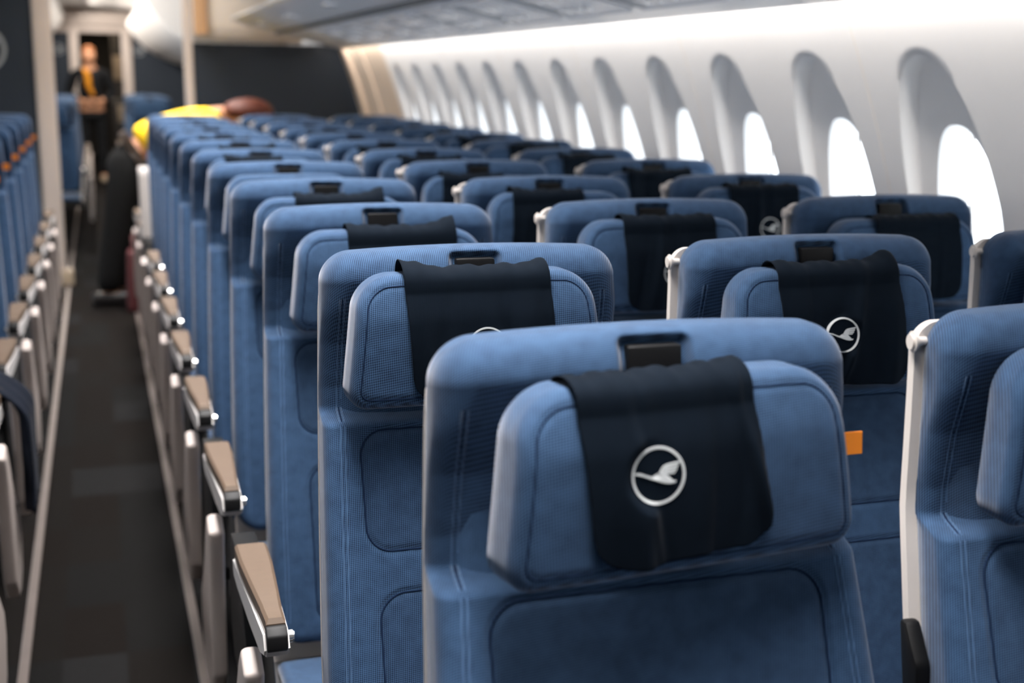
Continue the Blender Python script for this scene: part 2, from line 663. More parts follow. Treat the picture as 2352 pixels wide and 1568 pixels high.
# ------------------------------------------------------------------ emblem polygons (ring + bird), unit radius
BIRD = [(-0.93, 0.155), (-0.80, 0.165), (-0.66, 0.145), (-0.50, 0.075), (-0.36, 0.02), (-0.245, -0.02), (-0.15, -0.025),
        (-0.06, 0.0), (0.02, 0.10), (0.09, 0.22), (0.17, 0.31), (0.29, 0.36), (0.40, 0.375),
        (0.40, 0.375), (0.31, 0.02), (0.20, 0.0), (0.10, -0.06), (0.06, -0.12), (0.16, -0.18), (0.32, -0.23), (0.48, -0.245), (0.62, -0.225), (0.60, -0.30),
        (0.40, -0.315), (0.20, -0.28), (0.02, -0.215), (-0.15, -0.14), (-0.34, -0.075), (-0.55, 0.02), (-0.75, 0.085), (-0.90, 0.12)]
BIRD = [p for i, p in enumerate(BIRD) if i == 0 or p != BIRD[i - 1]]
FEATH = [[(0.38, 0.375), (0.80, 0.42), (0.76, 0.34), (0.37, 0.305)], [(0.365, 0.285), (0.74, 0.30), (0.70, 0.22), (0.345, 0.205)],
         [(0.34, 0.185), (0.685, 0.185), (0.64, 0.105), (0.325, 0.11)], [(0.32, 0.09), (0.62, 0.075), (0.56, 0.02), (0.305, 0.02)]]


def emblem_bm(yfun, cx, cz, r, ring=0.045, sub=3):
    """thin printed emblem following the surface y = yfun(x, z), 0.8 mm proud of it"""
    bm = bmesh.new()
    n = 72
    A, B = [], []
    for i in range(n):
        t = 2 * PI * i / n
        for Lst, rr in ((A, r), (B, r * (1 - 2 * ring))):
            Lst.append(bm.verts.new((cx + rr * math.cos(t), 0, cz + rr * math.sin(t))))
    for i in range(n):
        j = (i + 1) % n
        bm.faces.new([A[i], A[j], B[j], B[i]])
    fs = []
    for poly in [BIRD] + FEATH:
        fs.append(bm.faces.new([bm.verts.new((cx + p[0] * r, 0, cz + p[1] * r)) for p in poly]))
    bmesh.ops.triangulate(bm, faces=fs)
    if sub:
        bmesh.ops.subdivide_edges(bm, edges=[e for e in bm.edges if e.calc_length() > r * 0.15], cuts=2, use_grid_fill=True)
        bmesh.ops.triangulate(bm, faces=bm.faces)
    for v in bm.verts:
        v.co.y = yfun(v.co.x, v.co.z) - 0.0016
    g = bmesh.ops.solidify(bm, geom=list(bm.faces), thickness=0.0007)
    return bm


# ------------------------------------------------------------------ passenger seat
def rr_sdf(x, z, z0, z1, w, rt, rb):
    """inside distance to a rounded rectangle (half width w), positive inside"""
    zc, h = (z0 + z1) / 2, (z1 - z0) / 2
    r = rt if z > zc else rb
    qx, qz = abs(x) - (w - r), abs(z - zc) - (h - r)
    return -(math.hypot(max(qx, 0), max(qz, 0)) + min(max(qx, qz), 0) - r)


def pillow(z0, z1, wfun, rt, rb, yfront, yback, rf, step=0.003, ustep=90, crown=0.0, groove=None, gd=0.003, gw=0.0022):
    """upholstered slab seen from -y: rounded outline, filleted border, optional sewn grooves. Returns bm; material 1 = seam."""
    bm = bmesh.new()
    zs = []
    z = z0 + rb
    while z < z1 - rt:
        zs.append(z)
        z += step
    kt = 16
    zs += [z1 - rt + rt * math.sin(PI / 2 * i / kt) for i in range(kt + 1)]
    zs = [z0 + rb - rb * math.sin(PI / 2 * (kt - i) / kt) for i in range(kt)] + zs
    us = []
    for i in range(2 * ustep + 1):
        t = i / ustep - 1
        us.append(math.copysign(1 - (1 - abs(t)) ** 1.45, t))
    rows = []
    gr = []
    for z in zs:
        w = wfun(z)
        hw = w
        if z > z1 - rt:
            hw = w - rt + math.sqrt(max(0, rt * rt - (z - (z1 - rt)) ** 2))
        elif z < z0 + rb:
            hw = w - rb + math.sqrt(max(0, rb * rb - (z - (z0 + rb)) ** 2))
        row, g = [], []
        for u in us:
            x = u * hw
            d = max(0.0, rr_sdf(x, z, z0, z1, w, rt, rb))
            rr = rf(z) if callable(rf) else rf
            y = yfront(x, z)
            if d < rr:
                y += rr - math.sqrt(max(0, rr * rr - (rr - d) ** 2))
            s = 1e9
            if groove is not None:
                s = abs(groove(x, z, d))
                if s < gw * 1.6:
                    y += gd * (1 - (s / (gw * 1.6)) ** 2)
            g.append(s)
            zz = z + crown * (1 - (x / w) ** 2) * sst(z1 - 0.12, z1, z)
            row.append(bm.verts.new((x, y, zz)))
        rows.append(row)
        gr.append(g)
    nu = len(us)
    for a in range(len(rows) - 1):
        for i in range(nu - 1):
            f = bm.faces.new([rows[a][i], rows[a][i + 1], rows[a + 1][i + 1], rows[a + 1][i]])
    border = rows[0][:] + [r[-1] for r in rows[1:]] + list(reversed(rows[-1][:-1])) + [r[0] for r in reversed(rows[1:-1])]
    prev = border
    m_ = len(border)
    for s in (0.5, 0.93, 1.0):
        cur = []
        for v in border:
            yb = yback(v.co.z)
            k = 1.0 if s < 1 else 0.985
            cur.append(bm.verts.new((v.co.x * k, lerp(v.co.y, yb, s), v.co.z)))
        for i in range(m_):
            j = (i + 1) % m_
            bm.faces.new([prev[i], prev[j], cur[j], cur[i]])
        prev = cur
    bm.faces.new(prev)
    bmesh.ops.remove_doubles(bm, verts=bm.verts, dist=1e-6)
    return bm


ZT = 1.150
STEP = 0.934


def back_w(z):
    return interp([(0.40, 0.224), (0.62, 0.219), (0.80, 0.211), (0.95, 0.203), (1.15, 0.196)], z)


def back_y(x, z):
    up = interp([(0.93, -0.017), (0.97, -0.017), (1.03, -0.030), (1.08, -0.052), (1.115, -0.065), (1.16, -0.068)], z)
    lo = -0.060 - (STEP - z) * 0.25 - 0.014 * math.sin(PI * max(0, min(1, (z - 0.42) / 0.5)))
    lo += 0.012 * (1 - (x / 0.2) ** 2) * sst(0.95, 0.7, z) if False else 0
    y = lerp(lo, up, sst(STEP - 0.009, STEP + 0.010, z))
    # dimple around the headrest slider slot
    d = math.hypot(max(0, abs(x) - 0.0275), max(0, abs(z - 1.085) - 0.050))
    y += 0.018 * (1 - sst(0.0, 0.011, d))
    # soft pulls of the cloth beside the slot
    y += 0.0016 * math.exp(-((abs(x) - 0.048) / 0.010) ** 2) * math.exp(-((z - 1.125) / 0.02) ** 2)
    return y


def rear_y(z):
    return -max(0, 0.95 - z) * 0.225


def panel_sd(x, z, x0, x1, z0, z1, r):
    return -rr_sdf(x - (x0 + x1) / 2, z, z0, z1, (x1 - x0) / 2, r, r)


def back_groove(x, z, d):
    s = min(abs(panel_sd(x, z, -0.160, 0.160, 0.765, 0.918, 0.032)), abs(panel_sd(x, z, -0.150, 0.150, 0.44, 0.712, 0.035)))
    return s


def back_rf(z):
    return 0.019 + 0.024 * sst(1.06, 1.13, z)


HZ0, HZ1, HF, HB = 0.950, 1.120, -0.126, -0.066


def head_w(z):
    return lerp(0.172, 0.152, (z - HZ0) / (HZ1 - HZ0))


def head_y(x, z):
    b = (x / 0.165) ** 2
    v = ((z - 1.03) / 0.085) ** 2
    return HF - 0.010 * (1 - min(1, v)) * 0.6 - 0.004 * (1 - min(1, b)) + 0.010 * sst(1.06, 1.12, z)


def head_groove(x, z, d):
    return abs(d - 0.0135)


proto = {}


def tube(bm, pts, r, mi, closed=False, n=6):
    rows = []
    m_ = len(pts)
    for i, p in enumerate(pts):
        p = Vector(p)
        a = Vector(pts[(i - 1) % m_] if closed or i > 0 else pts[i])
        b = Vector(pts[(i + 1) % m_] if closed or i < m_ - 1 else pts[i])
        t = (b - a).normalized()
        u = t.cross(Vector((0, 1, 0))).normalized()
        w = u.cross(t)
        rows.append([bm.verts.new(p + (u * math.cos(2 * PI * k / n) + w * math.sin(2 * PI * k / n)) * r) for k in range(n)])
    pairs = list(zip(rows, rows[1:])) + ([(rows[-1], rows[0])] if closed else [])
    for a, b in pairs:
        for k in range(n):
            j = (k + 1) % n
            f = bm.faces.new([a[k], a[j], b[j], b[k]])
            f.material_index = mi


def rr_path(x0, x1, z0, z1, r, n=14, s=0.006):
    pts = []
    cs = [(x1 - r, z1 - r, 0), (x0 + r, z1 - r, PI / 2), (x0 + r, z0 + r, PI), (x1 - r, z0 + r, 1.5 * PI)]
    for i, (cx, cz, a0) in enumerate(cs):
        for k in range(n + 1):
            a = a0 + PI / 2 * k / n
            pts.append((cx + r * math.cos(a), cz + r * math.sin(a)))
        nx, nz, na = cs[(i + 1) % 4]
        q = (nx + r * math.cos(na), nz + r * math.sin(na))
        p = pts[-1]
        L = math.hypot(q[0] - p[0], q[1] - p[1])
        m_ = int(L / s)
        for k in range(1, m_):
            pts.append((lerp(p[0], q[0], k / m_), lerp(p[1], q[1], k / m_)))
    return pts


def build_seat_meshes():
    P = proto
    bm = pillow(0.41, ZT, back_w, 0.038, 0.05, back_y, rear_y, back_rf, 0.0027, 100, 0.007, back_groove, 0.0026, 0.0042)
    for f in bm.faces:                                # the two sewn-in panels are a darker cloth
        c = f.calc_center_median()
        if c.y < rear_y(c.z) - 0.03 and min(panel_sd(c.x, c.z, -0.160, 0.160, 0.765, 0.918, 0.032), panel_sd(c.x, c.z, -0.150, 0.150, 0.44, 0.712, 0.035)) < 0:
            f.material_index = 3
    for q in ((-0.160, 0.160, 0.765, 0.918, 0.032), (-0.150, 0.150, 0.44, 0.712, 0.035)):
        tube(bm, [(x, back_y(x, z) + 0.0022, z) for x, z in rr_path(*q)], 0.0012, 1, True)
    for sx in (-1, 1):
        for off, mi, rr_, e in ((0.0212, 2, 0.0012, 0.0006), (0.0240, 1, 0.0010, 0.0010), (0.0268, 2, 0.0012, 0.0006)):
            tube(bm, [(sx * (back_w(z) - off), back_y(sx * (back_w(z) - off), z) + e, z) for z in [0.45 + 0.0065 * i for i in range(100)]], rr_, mi)
    P['backrest'] = mesh_obj('backrest', bm, [M['fabric'], M['seam'], M['pipe'], M['inset']])
    bm = pillow(HZ0, HZ1, head_w, 0.042, 0.028, head_y, lambda z: HB, lambda z: 0.017, 0.0025, 80, 0.003, head_groove, 0.0016, 0.0032)
    zc = (HZ0 + HZ1) / 2
    pts = []
    for i in range(240):                              # thread runs in the sewn groove around the face
        a = 2 * PI * i / 240
        dx, dz_ = math.cos(a), math.sin(a)
        lo, hi = 0.0, 0.25
        for _ in range(30):
            m_ = (lo + hi) / 2
            x, z = dx * m_, zc + dz_ * m_
            d = rr_sdf(x, z, HZ0, HZ1, head_w(z), 0.042, 0.028)
            if d > 0.0135:
                lo = m_
            else:
                hi = m_
        x, z = dx * lo, zc + dz_ * lo
        pts.append((x, head_y(x, z) + 0.017 - math.sqrt(0.017 ** 2 - 0.0035 ** 2) + 0.0013, z + 0.003 * (1 - (x / 0.16) ** 2) * sst(1.0, 1.12, z)))
    tube(bm, pts, 0.0009, 1, True)
    P['headrest'] = mesh_obj('headrest', bm, [M['fabric'], M['seam']])
    # rear shell
    bm = bmesh.new()
    zs = [0.36 + (1.135 - 0.36) * i / 24 for i in range(25)]
    rows = []
    for z in zs:
        w = back_w(z) - 0.0005
        if z > 1.09:
            w -= 0.040 * (1 - math.sqrt(max(0, 1 - ((z - 1.09) / 0.0452) ** 2)))
        y0 = rear_y(z) + 0.001
        y1 = y0 + lerp(0.045, 0.03, (z - 0.36) / 0.8)
        rows.append([bm.verts.new(p) for p in ((-w, y0, z), (w, y0, z), (w, y0 + 0.012, z), (w - 0.012, y1, z), (-w + 0.012, y1, z), (-w, y0 + 0.012, z))])
    for a, b in zip(rows, rows[1:]):
        for i in range(6):
            j = (i + 1) % 6
            bm.faces.new([a[i], a[j], b[j], b[i]])
    bm.faces.new(rows[0])
    bm.faces.new(rows[-1])
    P['back_shell'] = mesh_obj('back_shell', bm, M['shell'], angle=R(40))
    # slider bracket in the slot under the top edge
    bm = bmesh.new()
    box(bm, -0.026, 0.026, -0.055, -0.026, 1.03, 1.1415, 0.004)
    box(bm, -0.045, 0.045, -0.070, -0.018, 0.985, 1.05, 0.003)
    P['headrest_bracket'] = mesh_obj('headrest_bracket', bm, M['black'], angle=R(40))
    bm = bmesh.new()
    box(bm, -0.0225, -0.0070, -0.0575, -0.0545, 1.05, 1.114, 0.001, 1)
    box(bm, 0.0060, 0.0225, -0.0575, -0.0545, 1.05, 1.114, 0.001, 1)
    P['guide_plate'] = mesh_obj('guide_plate', bm, M['black2'], angle=R(40))
    bm = bmesh.new()
    box(bm, 0.0252, 0.0266, -0.0610, -0.045, 1.06, 1.120, 0.0006, 1)
    P['guide_rail'] = mesh_obj('guide_rail', bm, M['chrome'], angle=R(40))
    # label tag on the side edge
    bm = bmesh.new()
    box(bm, 0.196, 0.2195, -0.034, -0.0325, 1.018, 1.041, 0.0005, 1)
    P['label_tag'] = mesh_obj('label_tag', bm, M['orange'], smooth=False)
    # seat cushion
    bm = bmesh.new()
    pts = [(-0.70, 0.372), (-0.712, 0.38), (-0.70, 0.395), (-0.67, 0.406), (-0.58, 0.410), (-0.40, 0.402), (-0.25, 0.398), (-0.20, 0.392), (-0.20, 0.37)]
    prism(bm, pts, -0.222, 0.222, 'x', 0.016, 3)
    P['seat_cushion'] = mesh_obj('seat_cushion', bm, M['fabric'], angle=R(60))
    # frame under the cushion: beam + pan
    bm = bmesh.new()
    box(bm, -0.235, 0.235, -0.66, -0.14, 0.335, 0.372, 0.006)
    box(bm, -0.25, 0.25, -0.30, -0.25, 0.29, 0.335, 0.008)
    P['seat_frame'] = mesh_obj('seat_frame', bm, M['legm'], angle=R(40))
    for nm, y0, y1 in (('front', -0.60, -0.30), ('rear', -0.06, -0.26)):
        bm = bmesh.new()
        pts = [(y0 - 0.025, 0.0), (y0 + 0.025, 0.0), (y1 + 0.022, 0.31), (y1 - 0.022, 0.31)]
        prism(bm, pts, -0.02, 0.02, 'x', 0.006, 1)
        P['leg_' + nm] = mesh_obj('leg', bm, M['legm'], angle=R(40))
    # lowered aisle armrest: body, pad, end cap, recline button
    bm = bmesh.new()
    body = [(-0.815, 0.618), (-0.80, 0.606), (-0.74, 0.592), (-0.62, 0.594), (-0.46, 0.604), (-0.40, 0.606), (-0.385, 0.615), (-0.385, 0.634), (-0.80, 0.640)]
    A = []
    for sx in (-1, 1):
        A.append([])
        for (y, z) in body:
            hw = lerp(0.0165, 0.026, sst(-0.80, -0.42, y))
            A[-1].append(bm.verts.new((sx * hw, y, z)))
    k = len(body)
    bm.faces.new(A[0])
    bm.faces.new(list(reversed(A[1])))
    for i in range(k):
        bm.faces.new([A[0][i], A[1][i], A[1][(i + 1) % k], A[0][(i + 1) % k]])
    bmesh.ops.recalc_face_normals(bm, faces=bm.faces)
    bmesh.ops.bevel(bm, geom=list(bm.edges), offset=0.003, segments=2, affect='EDGES')
    P['armrest'] = mesh_obj('armrest', bm, M['side'], angle=R(40))
    bm = bmesh.new()
    rows = []
    ys = [-0.802, -0.797, -0.74, -0.735, -0.60, -0.50, -0.405, -0.40]
    for y in ys:
        hw = lerp(0.0125, 0.0235, sst(-0.82, -0.45, y))
        ch = 0.004 if y not in (ys[0], ys[-1]) else 0.001
        top = 0.659 if ys[0] < y < ys[-1] else 0.652
        if y in (-0.74,):
            top -= 0.0012
        rows.append([bm.verts.new(p) for p in ((-hw, y, 0.638), (-hw, y, top - ch), (-hw + ch, y, top), (hw - ch, y, top), (hw, y, top - ch), (hw, y, 0.638))])
    for a, b in zip(rows, rows[1:]):
        for i in range(6):
            j = (i + 1) % 6
            bm.faces.new([a[i], a[j], b[j], b[i]])
    bm.faces.new(rows[0])
    bm.faces.new(rows[-1])
    P['armrest_pad'] = mesh_obj('armrest_pad', bm, M['tan'], angle=R(30))
    bm = bmesh.new()
    pts = [(-0.824, 0.622), (-0.813, 0.616), (-0.795, 0.616), (-0.795, 0.651), (-0.809, 0.650), (-0.821, 0.640)]
    prism(bm, pts, -0.0135, 0.0135, 'x', 0.003, 2)
    P['end_cap'] = mesh_obj('end_cap', bm, M['black'], angle=R(40))
    bm = bmesh.new()
    cyl(bm, (0.0205, -0.775, 0.624), 0.009, 0.009, 'x', 20, bev=0.002)
    P['recline_button'] = mesh_obj('recline_button', bm, M['chrome'], angle=R(40))
    bm = bmesh.new()
    prism(bm, [(-0.52, 0.43), (-0.45, 0.52), (-0.41, 0.59), (-0.40, 0.622), (-0.33, 0.630), (-0.22, 0.630), (-0.17, 0.60), (-0.14, 0.45), (-0.18, 0.40), (-0.50, 0.40)], -0.018, 0.022, 'x', 0.006, 2)
    P['hinge_shade'] = mesh_obj('hinge_shade', bm, M['black'], angle=R(40))  # armrest hinge, enlarged in black to stand in for the shaded cushion gap
    bm = bmesh.new()
    prism(bm, [(-0.245, 0.62), (-0.248, 0.92), (-0.235, 0.955), (-0.205, 0.955), (-0.19, 0.92), (-0.19, 0.62)], -0.022, 0.022, 'x', 0.007, 3)
    P['upright_armrest'] = mesh_obj('armrest', bm, M['shell'], angle=R(40))
    # aisle side panel below the armrest
    bm = bmesh.new()
    pts = [(-0.72, 0.555), (-0.69, 0.50), (-0.655, 0.42), (-0.63, 0.33), (-0.60, 0.24), (-0.54, 0.19), (-0.44, 0.18), (-0.34, 0.20), (-0.28, 0.27), (-0.30, 0.33), (-0.42, 0.40), (-0.52, 0.47), (-0.60, 0.54), (-0.66, 0.578)]
    prism(bm, pts, -0.014, 0.014, 'x', 0.011, 4)
    P['side_panel'] = mesh_obj('side_panel', bm, M['panel'], angle=R(40))
    # pale side frame showing beside the inner backs, with its round knob
    bm = bmesh.new()
    rows = []
    for z in [lerp(0.40, 1.115, k / 30) for k in range(31)] + [1.115 + 0.026 * math.sin(PI / 2 * k / 14) for k in range(1, 15)]:
        y0, y1 = rear_y(z) + 0.0012, rear_y(z) + 0.015
        o_ = 0.0
        if z > 1.115:
            o_ = 0.026 * (1 - math.sqrt(max(0, 1 - ((z - 1.115) / 0.0262) ** 2)))
        xl = -(back_w(z) + 0.0115) + 0.002 * sst(0.9, 1.1, z) + o_
        rows.append([bm.verts.new(p) for p in ((xl, y0, z), (-0.15, y0, z), (-0.15, y1, z), (xl, y1, z))])
    for a, b in zip(rows, rows[1:]):
        for q in range(4):
            w_ = (q + 1) % 4
            bm.faces.new([a[q], a[w_], b[w_], b[q]])
    bm.faces.new(rows[0])
    bm.faces.new(rows[-1])
    P['side_frame'] = mesh_obj('side_frame', bm, M['shell'], angle=R(40))
    bm = bmesh.new()
    cyl(bm, (-0.203, -0.002, 1.122), 0.0045, 0.014, 'x', 16)
    cyl(bm, (-0.2105, -0.002, 1.122), 0.0110, 0.008, 'x', 24, bev=0.003)
    P['knob'] = mesh_obj('knob', bm, M['shell'], angle=R(40))
    bm = bmesh.new()
    prism(bm, [(-0.06, 0.755), (-0.06, 0.80), (-0.035, 0.838), (-0.02, 0.838), (-0.03, 0.755)], -0.230, -0.212, 'x', 0.005, 2)
    P['armrest_pivot'] = mesh_obj('armrest_pivot', bm, M['black'], angle=R(40))
    for o in P.values():
        col.objects.unlink(o)


build_seat_meshes()


# cover cloth variants ---------------------------------------------------------
def make_cover(key, x0, x1, zend, seed, fold=0.003, skew=0.0, lift_l=0.0, lift_r=0.0, emb=None, cant=0.0, hemr=0.03):
    rnd = random.Random(seed)
    fx = [(rnd.uniform(x0 + .01, x1 - .01), rnd.uniform(0.006, 0.016), rnd.uniform(0.4, 1.0) * rnd.choice((1, -1)), rnd.uniform(-0.25, 0.25)) for _ in range(7)]

    def fold_y(x, z):
        s = 0
        for (c, w, a, sl) in fx:
            s += a * math.exp(-((x - c - sl * (1.1 - z)) / w) ** 2)
        if emb:
            k = sst(0.022, 0.034, math.hypot(x - emb[0], z - emb[1]))
            s *= k
        g = 0.35 + 0.65 * sst(1.11, 1.0, z) if False else 0.35 + 0.65 * (1 - sst(1.0, 1.11, z))
        return -0.0045 - fold * max(0.0, 0.5 + s) * g

    def front(x, z):
        return head_y(x, min(z, 1.098)) + fold_y(x, z)
    bm = bmesh.new()
    NU = 80
    rows = []
    zt = 1.104
    nf, na = 60, 16
    for i in range(NU + 1):
        u = i / NU
        x = lerp(x0, x1, u)
        # hem with rounded corners
        dx = min(x - x0, x1 - x)
        ze = zend + skew * (u - 0.5)
        if dx < hemr:
            ze += hemr - math.sqrt(max(0, hemr ** 2 - (hemr - dx) ** 2))
        colm = []
        for j in range(nf + 1):
            z = lerp(ze, zt, j / nf)
            xx = x + cant * (1.1 - z) * 1.0
            # pinch a little towards the hem
            colm.append((xx, front(xx, z), z))
        yf = colm[-1][1]
        yb = HB + 0.004
        lift = lift_l * (1 - sst(0, 0.25, u)) + lift_r * sst(0.75, 1, u)
        lift += 0.0016 * math.sin(u * 23 + seed) + 0.0012 * math.sin(u * 51 + seed * 2)
        for j in range(1, na + 1):
            a = PI * j / na
            ry = (yb - yf) / 2
            y = yf + ry - ry * math.cos(a)
            z = zt + (0.026 + lift * math.sin(a / 2)) * math.sin(a) ** 0.7
            colm.append((colm[nf][0], y, z))
        colm.append((colm[nf][0], yb, zt - 0.03))
        rows.append([bm.verts.new(p) for p in colm])
    for a, b in zip(rows, rows[1:]):
        for j in range(len(a) - 1):
            bm.faces.new([a[j], b[j], b[j + 1], a[j + 1]])
    bmesh.ops.recalc_face_normals(bm, faces=bm.faces)
    bmesh.ops.solidify(bm, geom=list(bm.faces), thickness=0.0012)
    o = mesh_obj('headrest_cover', bm, M['cloth'])
    col.objects.unlink(o)
    e = None
    if emb:
        eb = emblem_bm(front, emb[0], emb[1], emb[2])
        e = mesh_obj('emblem', eb, M['white_mark'], smooth=False)
        col.objects.unlink(e)
    proto[key] = (o, e)


ER = 0.0255
make_cover('c_front', -0.108, 0.058, 0.968, 15, 0.0125, 0.004, 0, 0.006, (-0.042, 1.046, 0.0250), 0.07)
make_cover('c_next', -0.097, 0.093, 0.960, 23, 0.0060, 0.0, 0.014, 0.006, (0.004, 1.028, ER), 0.05)
make_cover('c_fold', -0.096, 0.094, 0.955, 36, 0.0140, -0.006, 0.006, 0.016, (-0.004, 1.029, ER), 0.08)
make_cover('c_mid', -0.085, 0.095, 0.956, 44, 0.0085, 0.0, 0.004, 0.002, (0.012, 1.026, ER), 0.03)
make_cover('c_low', -0.075, 0.110, 0.985, 59, 0.0035, 0.008, 0.006, 0.02, None, 0.02)
make_cover('c_wide', -0.070, 0.118, 0.962, 61, 0.0030, 0.0, 0.0, 0.0, None, 0.0)
make_cover('c_side', -0.110, 0.055, 0.952, 73, 0.0050, 0.0, 0.012, 0.0, (-0.03, 1.022, ER), -0.05)


def use(key, parent, name=None, src=None):
    o = (src or proto[key])
    c = o.copy()
    if name:
        c.name = name
    col.objects.link(c)
    c.parent = parent
    return c


def make_seat(loc, kind, cover, dz=0.0, yaw=0.0, dy=0.0, dx=0.0, scale=1.0, tagged=True, roll=0.0):
    """kind: aisle_l (armrest on -x), aisle_r (armrest on +x), inner (raised armrest on -x)"""
    root = empty('passenger_seat', loc)
    if scale != 1:
        root.scale = (scale,) * 3
    b = use('backrest', root)
    if tagged:
        use('label_tag', b)
    use('back_shell', root)
    br = use('headrest_bracket', root)
    use('guide_plate', br)
    use('guide_rail', br)
    h = use('headrest', root)
    parts = [h]
    if cover:
        c0, e0 = proto[cover]
        c = use(None, root, src=c0)
        parts.append(c)
        if e0:
            use(None, c, src=e0)
    for p in parts:
        p.location = (dx, dy, dz)
        p.rotation_euler = (0, roll, yaw)
        if roll or yaw:
            piv = Vector((0, -0.06, 1.03))
            Mx = Matrix.Translation(piv + Vector((dx, dy, dz))) @ Matrix.Rotation(yaw, 4, 'Z') @ Matrix.Rotation(roll, 4, 'Y') @ Matrix.Translation(-piv)
            p.location = Mx.to_translation()
    use('seat_cushion', root)
    use('seat_frame', root)
    for q in ('leg_front', 'leg_rear'):
        use(q, root)
    if kind == 'aisle_up':
        use('side_panel', root).location.x = -0.294
        a = use('upright_armrest', root)
        a.location.x = -0.268
        use('hinge_shade', a)
    elif kind in ('aisle_l', 'aisle_r'):
        s = -1 if kind == 'aisle_l' else 1
        sp = use('side_panel', root)
        sp.location.x = s * 0.294
        a = use('armrest', root)
        a.location.x = s * 0.270
        use('armrest_pad', a)
        use('end_cap', a)
        use('hinge_shade', a)
        k = use('recline_button', a)
        if s > 0:
            k.rotation_euler = (0, 0, 0)
            k.location.x = -0.041
    elif kind == 'inner':
        a = use('side_frame', root)
        use('knob', a)
        use('armrest_pivot', root)
    return root


ORD = ['front', 'second', 'third', 'fourth', 'fifth', 'sixth', 'seventh', 'eighth', 'ninth', 'tenth', 'eleventh', 'twelfth', 'last']
XS = [0.4535, 0.9535, 1.4535]
Y0, PITCH = 1.4825, 0.79
NROW = 12
COV = {(0, 0): 'c_front', (0, 1): 'c_next', (0, 2): 'c_low', (0, 3): 'c_low', (1, 0): 'c_mid', (1, 1): 'c_fold', (1, 2): 'c_mid', (1, 3): 'c_side',
       (1, 4): 'c_side', (2, 1): 'c_mid', (2, 2): 'c_wide', (2, 3): 'c_mid', (2, 4): 'c_next', (0, 4): None}
cname = ['aisle', 'middle', 'window']
special = {(0, 0): dict(yaw=R(7), dy=-0.016, dz=0.002, dx=-0.002, roll=R(-0.3)), (0, 1): dict(dz=0.008, dx=-0.012, yaw=R(1.5), dy=-0.004), (1, 0): dict(yaw=R(-2), dy=-0.004)}
descr = {(0, 0): 'large blue passenger seat nearest the camera with navy emblem cover and orange tag',
         (1, 0): 'blue passenger seat cut off by the right edge, beside the nearest full seat',
         (0, 1): 'blue passenger seat directly behind the nearest one, its emblem half hidden',
         (1, 1): 'blue passenger seat with crumpled cover and clear emblem, between front seats',
         (0, 9): 'blue aisle seat with its pale armrest flipped upright, near the bending person',
         (2, 1): 'blue passenger seat corner at the right edge, beneath the nearest window'}
rnd = random.Random(3)
keys = ['c_mid', 'c_low', 'c_fold', 'c_next', 'c_side', None, 'c_wide']
for r in range(NROW):
    for c in range(3):
        if r == 0 and c == 2:
            continue
        cov = COV.get((c, r), keys[rnd.randrange(len(keys))] if r > 3 else 'c_mid')
        kw = special.get((c, r), dict(dz=rnd.uniform(-0.008, 0.012), yaw=R(rnd.uniform(-2, 2)), dy=-0.004, dx=rnd.uniform(-0.004, 0.004)))
        s = make_seat((XS[c], Y0 + r * PITCH, 0), ('aisle_up' if r == 9 else 'aisle_l') if c == 0 else 'inner', cov, tagged=(c, r) != (1, 1), **kw)
        lab = descr.get((c, r), 'blue %s seat in the %s row of the block by the windows' % (cname[c], 'farthest' if r == NROW - 1 else ORD[r]))
        tag(s, lab, 'seat', 'blue seats in the block by the windows')
# centre block: its aisle column
for r in range(3, NROW):
    cov = keys[rnd.randrange(len(keys))]
    s = make_seat((-0.525, Y0 + r * PITCH, 0), 'aisle_r', cov, dz=rnd.uniform(-0.008, 0.01), dy=-0.004)
    tag(s, 'blue seat left of the aisle, %s visible seat in its column' % ('farthest' if r == NROW - 1 else ORD[r - 3]), 'seat', 'blue seats left of the aisle')
# next cabin beyond the divider
OF = ['first', 'second', 'third', 'fourth', 'fifth', 'sixth']
for r in range(4):
    s = make_seat((0.49, 17.9 + r * 0.8, 0), 'aisle_l', None, tagged=False)
    tag(s, 'blurred blue seat in the next cabin, right of the far aisle, %s of its column' % OF[r], 'seat', 'far seats right of the aisle in the next cabin')
for r in range(6):
    s = make_seat((-0.365, 15.3 + r * 0.8, 0), 'aisle_r', None, tagged=False)
    tag(s, 'blurred blue seat past the pale divider post, left of the aisle, %s of its column' % OF[r], 'seat', 'far seats left of the aisle in the next cabin')

# navy blanket over the near left seat's aisle arm
bm = bmesh.new()
rows = []
for i in range(25):
    u = i / 24
    row = []
    for j in range(30):
        v = j / 29
        a = lerp(-0.25, 1.0, v)
        y = lerp(-0.13, 0.13, u) + 0.012 * math.sin(9 * v + u * 3)
        if v < 0.22:
            x = lerp(-0.07, 0.0, v / 0.22)
            z = 0.675
        else:
            k = (v - 0.22) / 0.78
            x = 0.072 * math.sin(min(1, k * 3.2) * PI / 2) + 0.010 * math.sin(u * 14 + k * 2)
            z = 0.675 - 0.30 * k ** 1.05
        row.append(bm.verts.new((x, y, z)))
    rows.append(row)
for a, b in zip(rows, rows[1:]):
    for j in range(29):
        bm.faces.new([a[j], b[j], b[j + 1], a[j + 1]])
bmesh.ops.recalc_face_normals(bm, faces=bm.faces)
bmesh.ops.solidify(bm, geom=list(bm.faces), thickness=0.006)
o = mesh_obj('blanket', bm, M['blanket'])
o.location = (-0.255, 4.28, 0)
tag(o, 'dark navy cloth hanging into the aisle at the left edge', 'cloth')

# ------------------------------------------------------------------ overhead bins and service panels
P0, P1 = (1.535, 1.560), (1.12, 1.655)


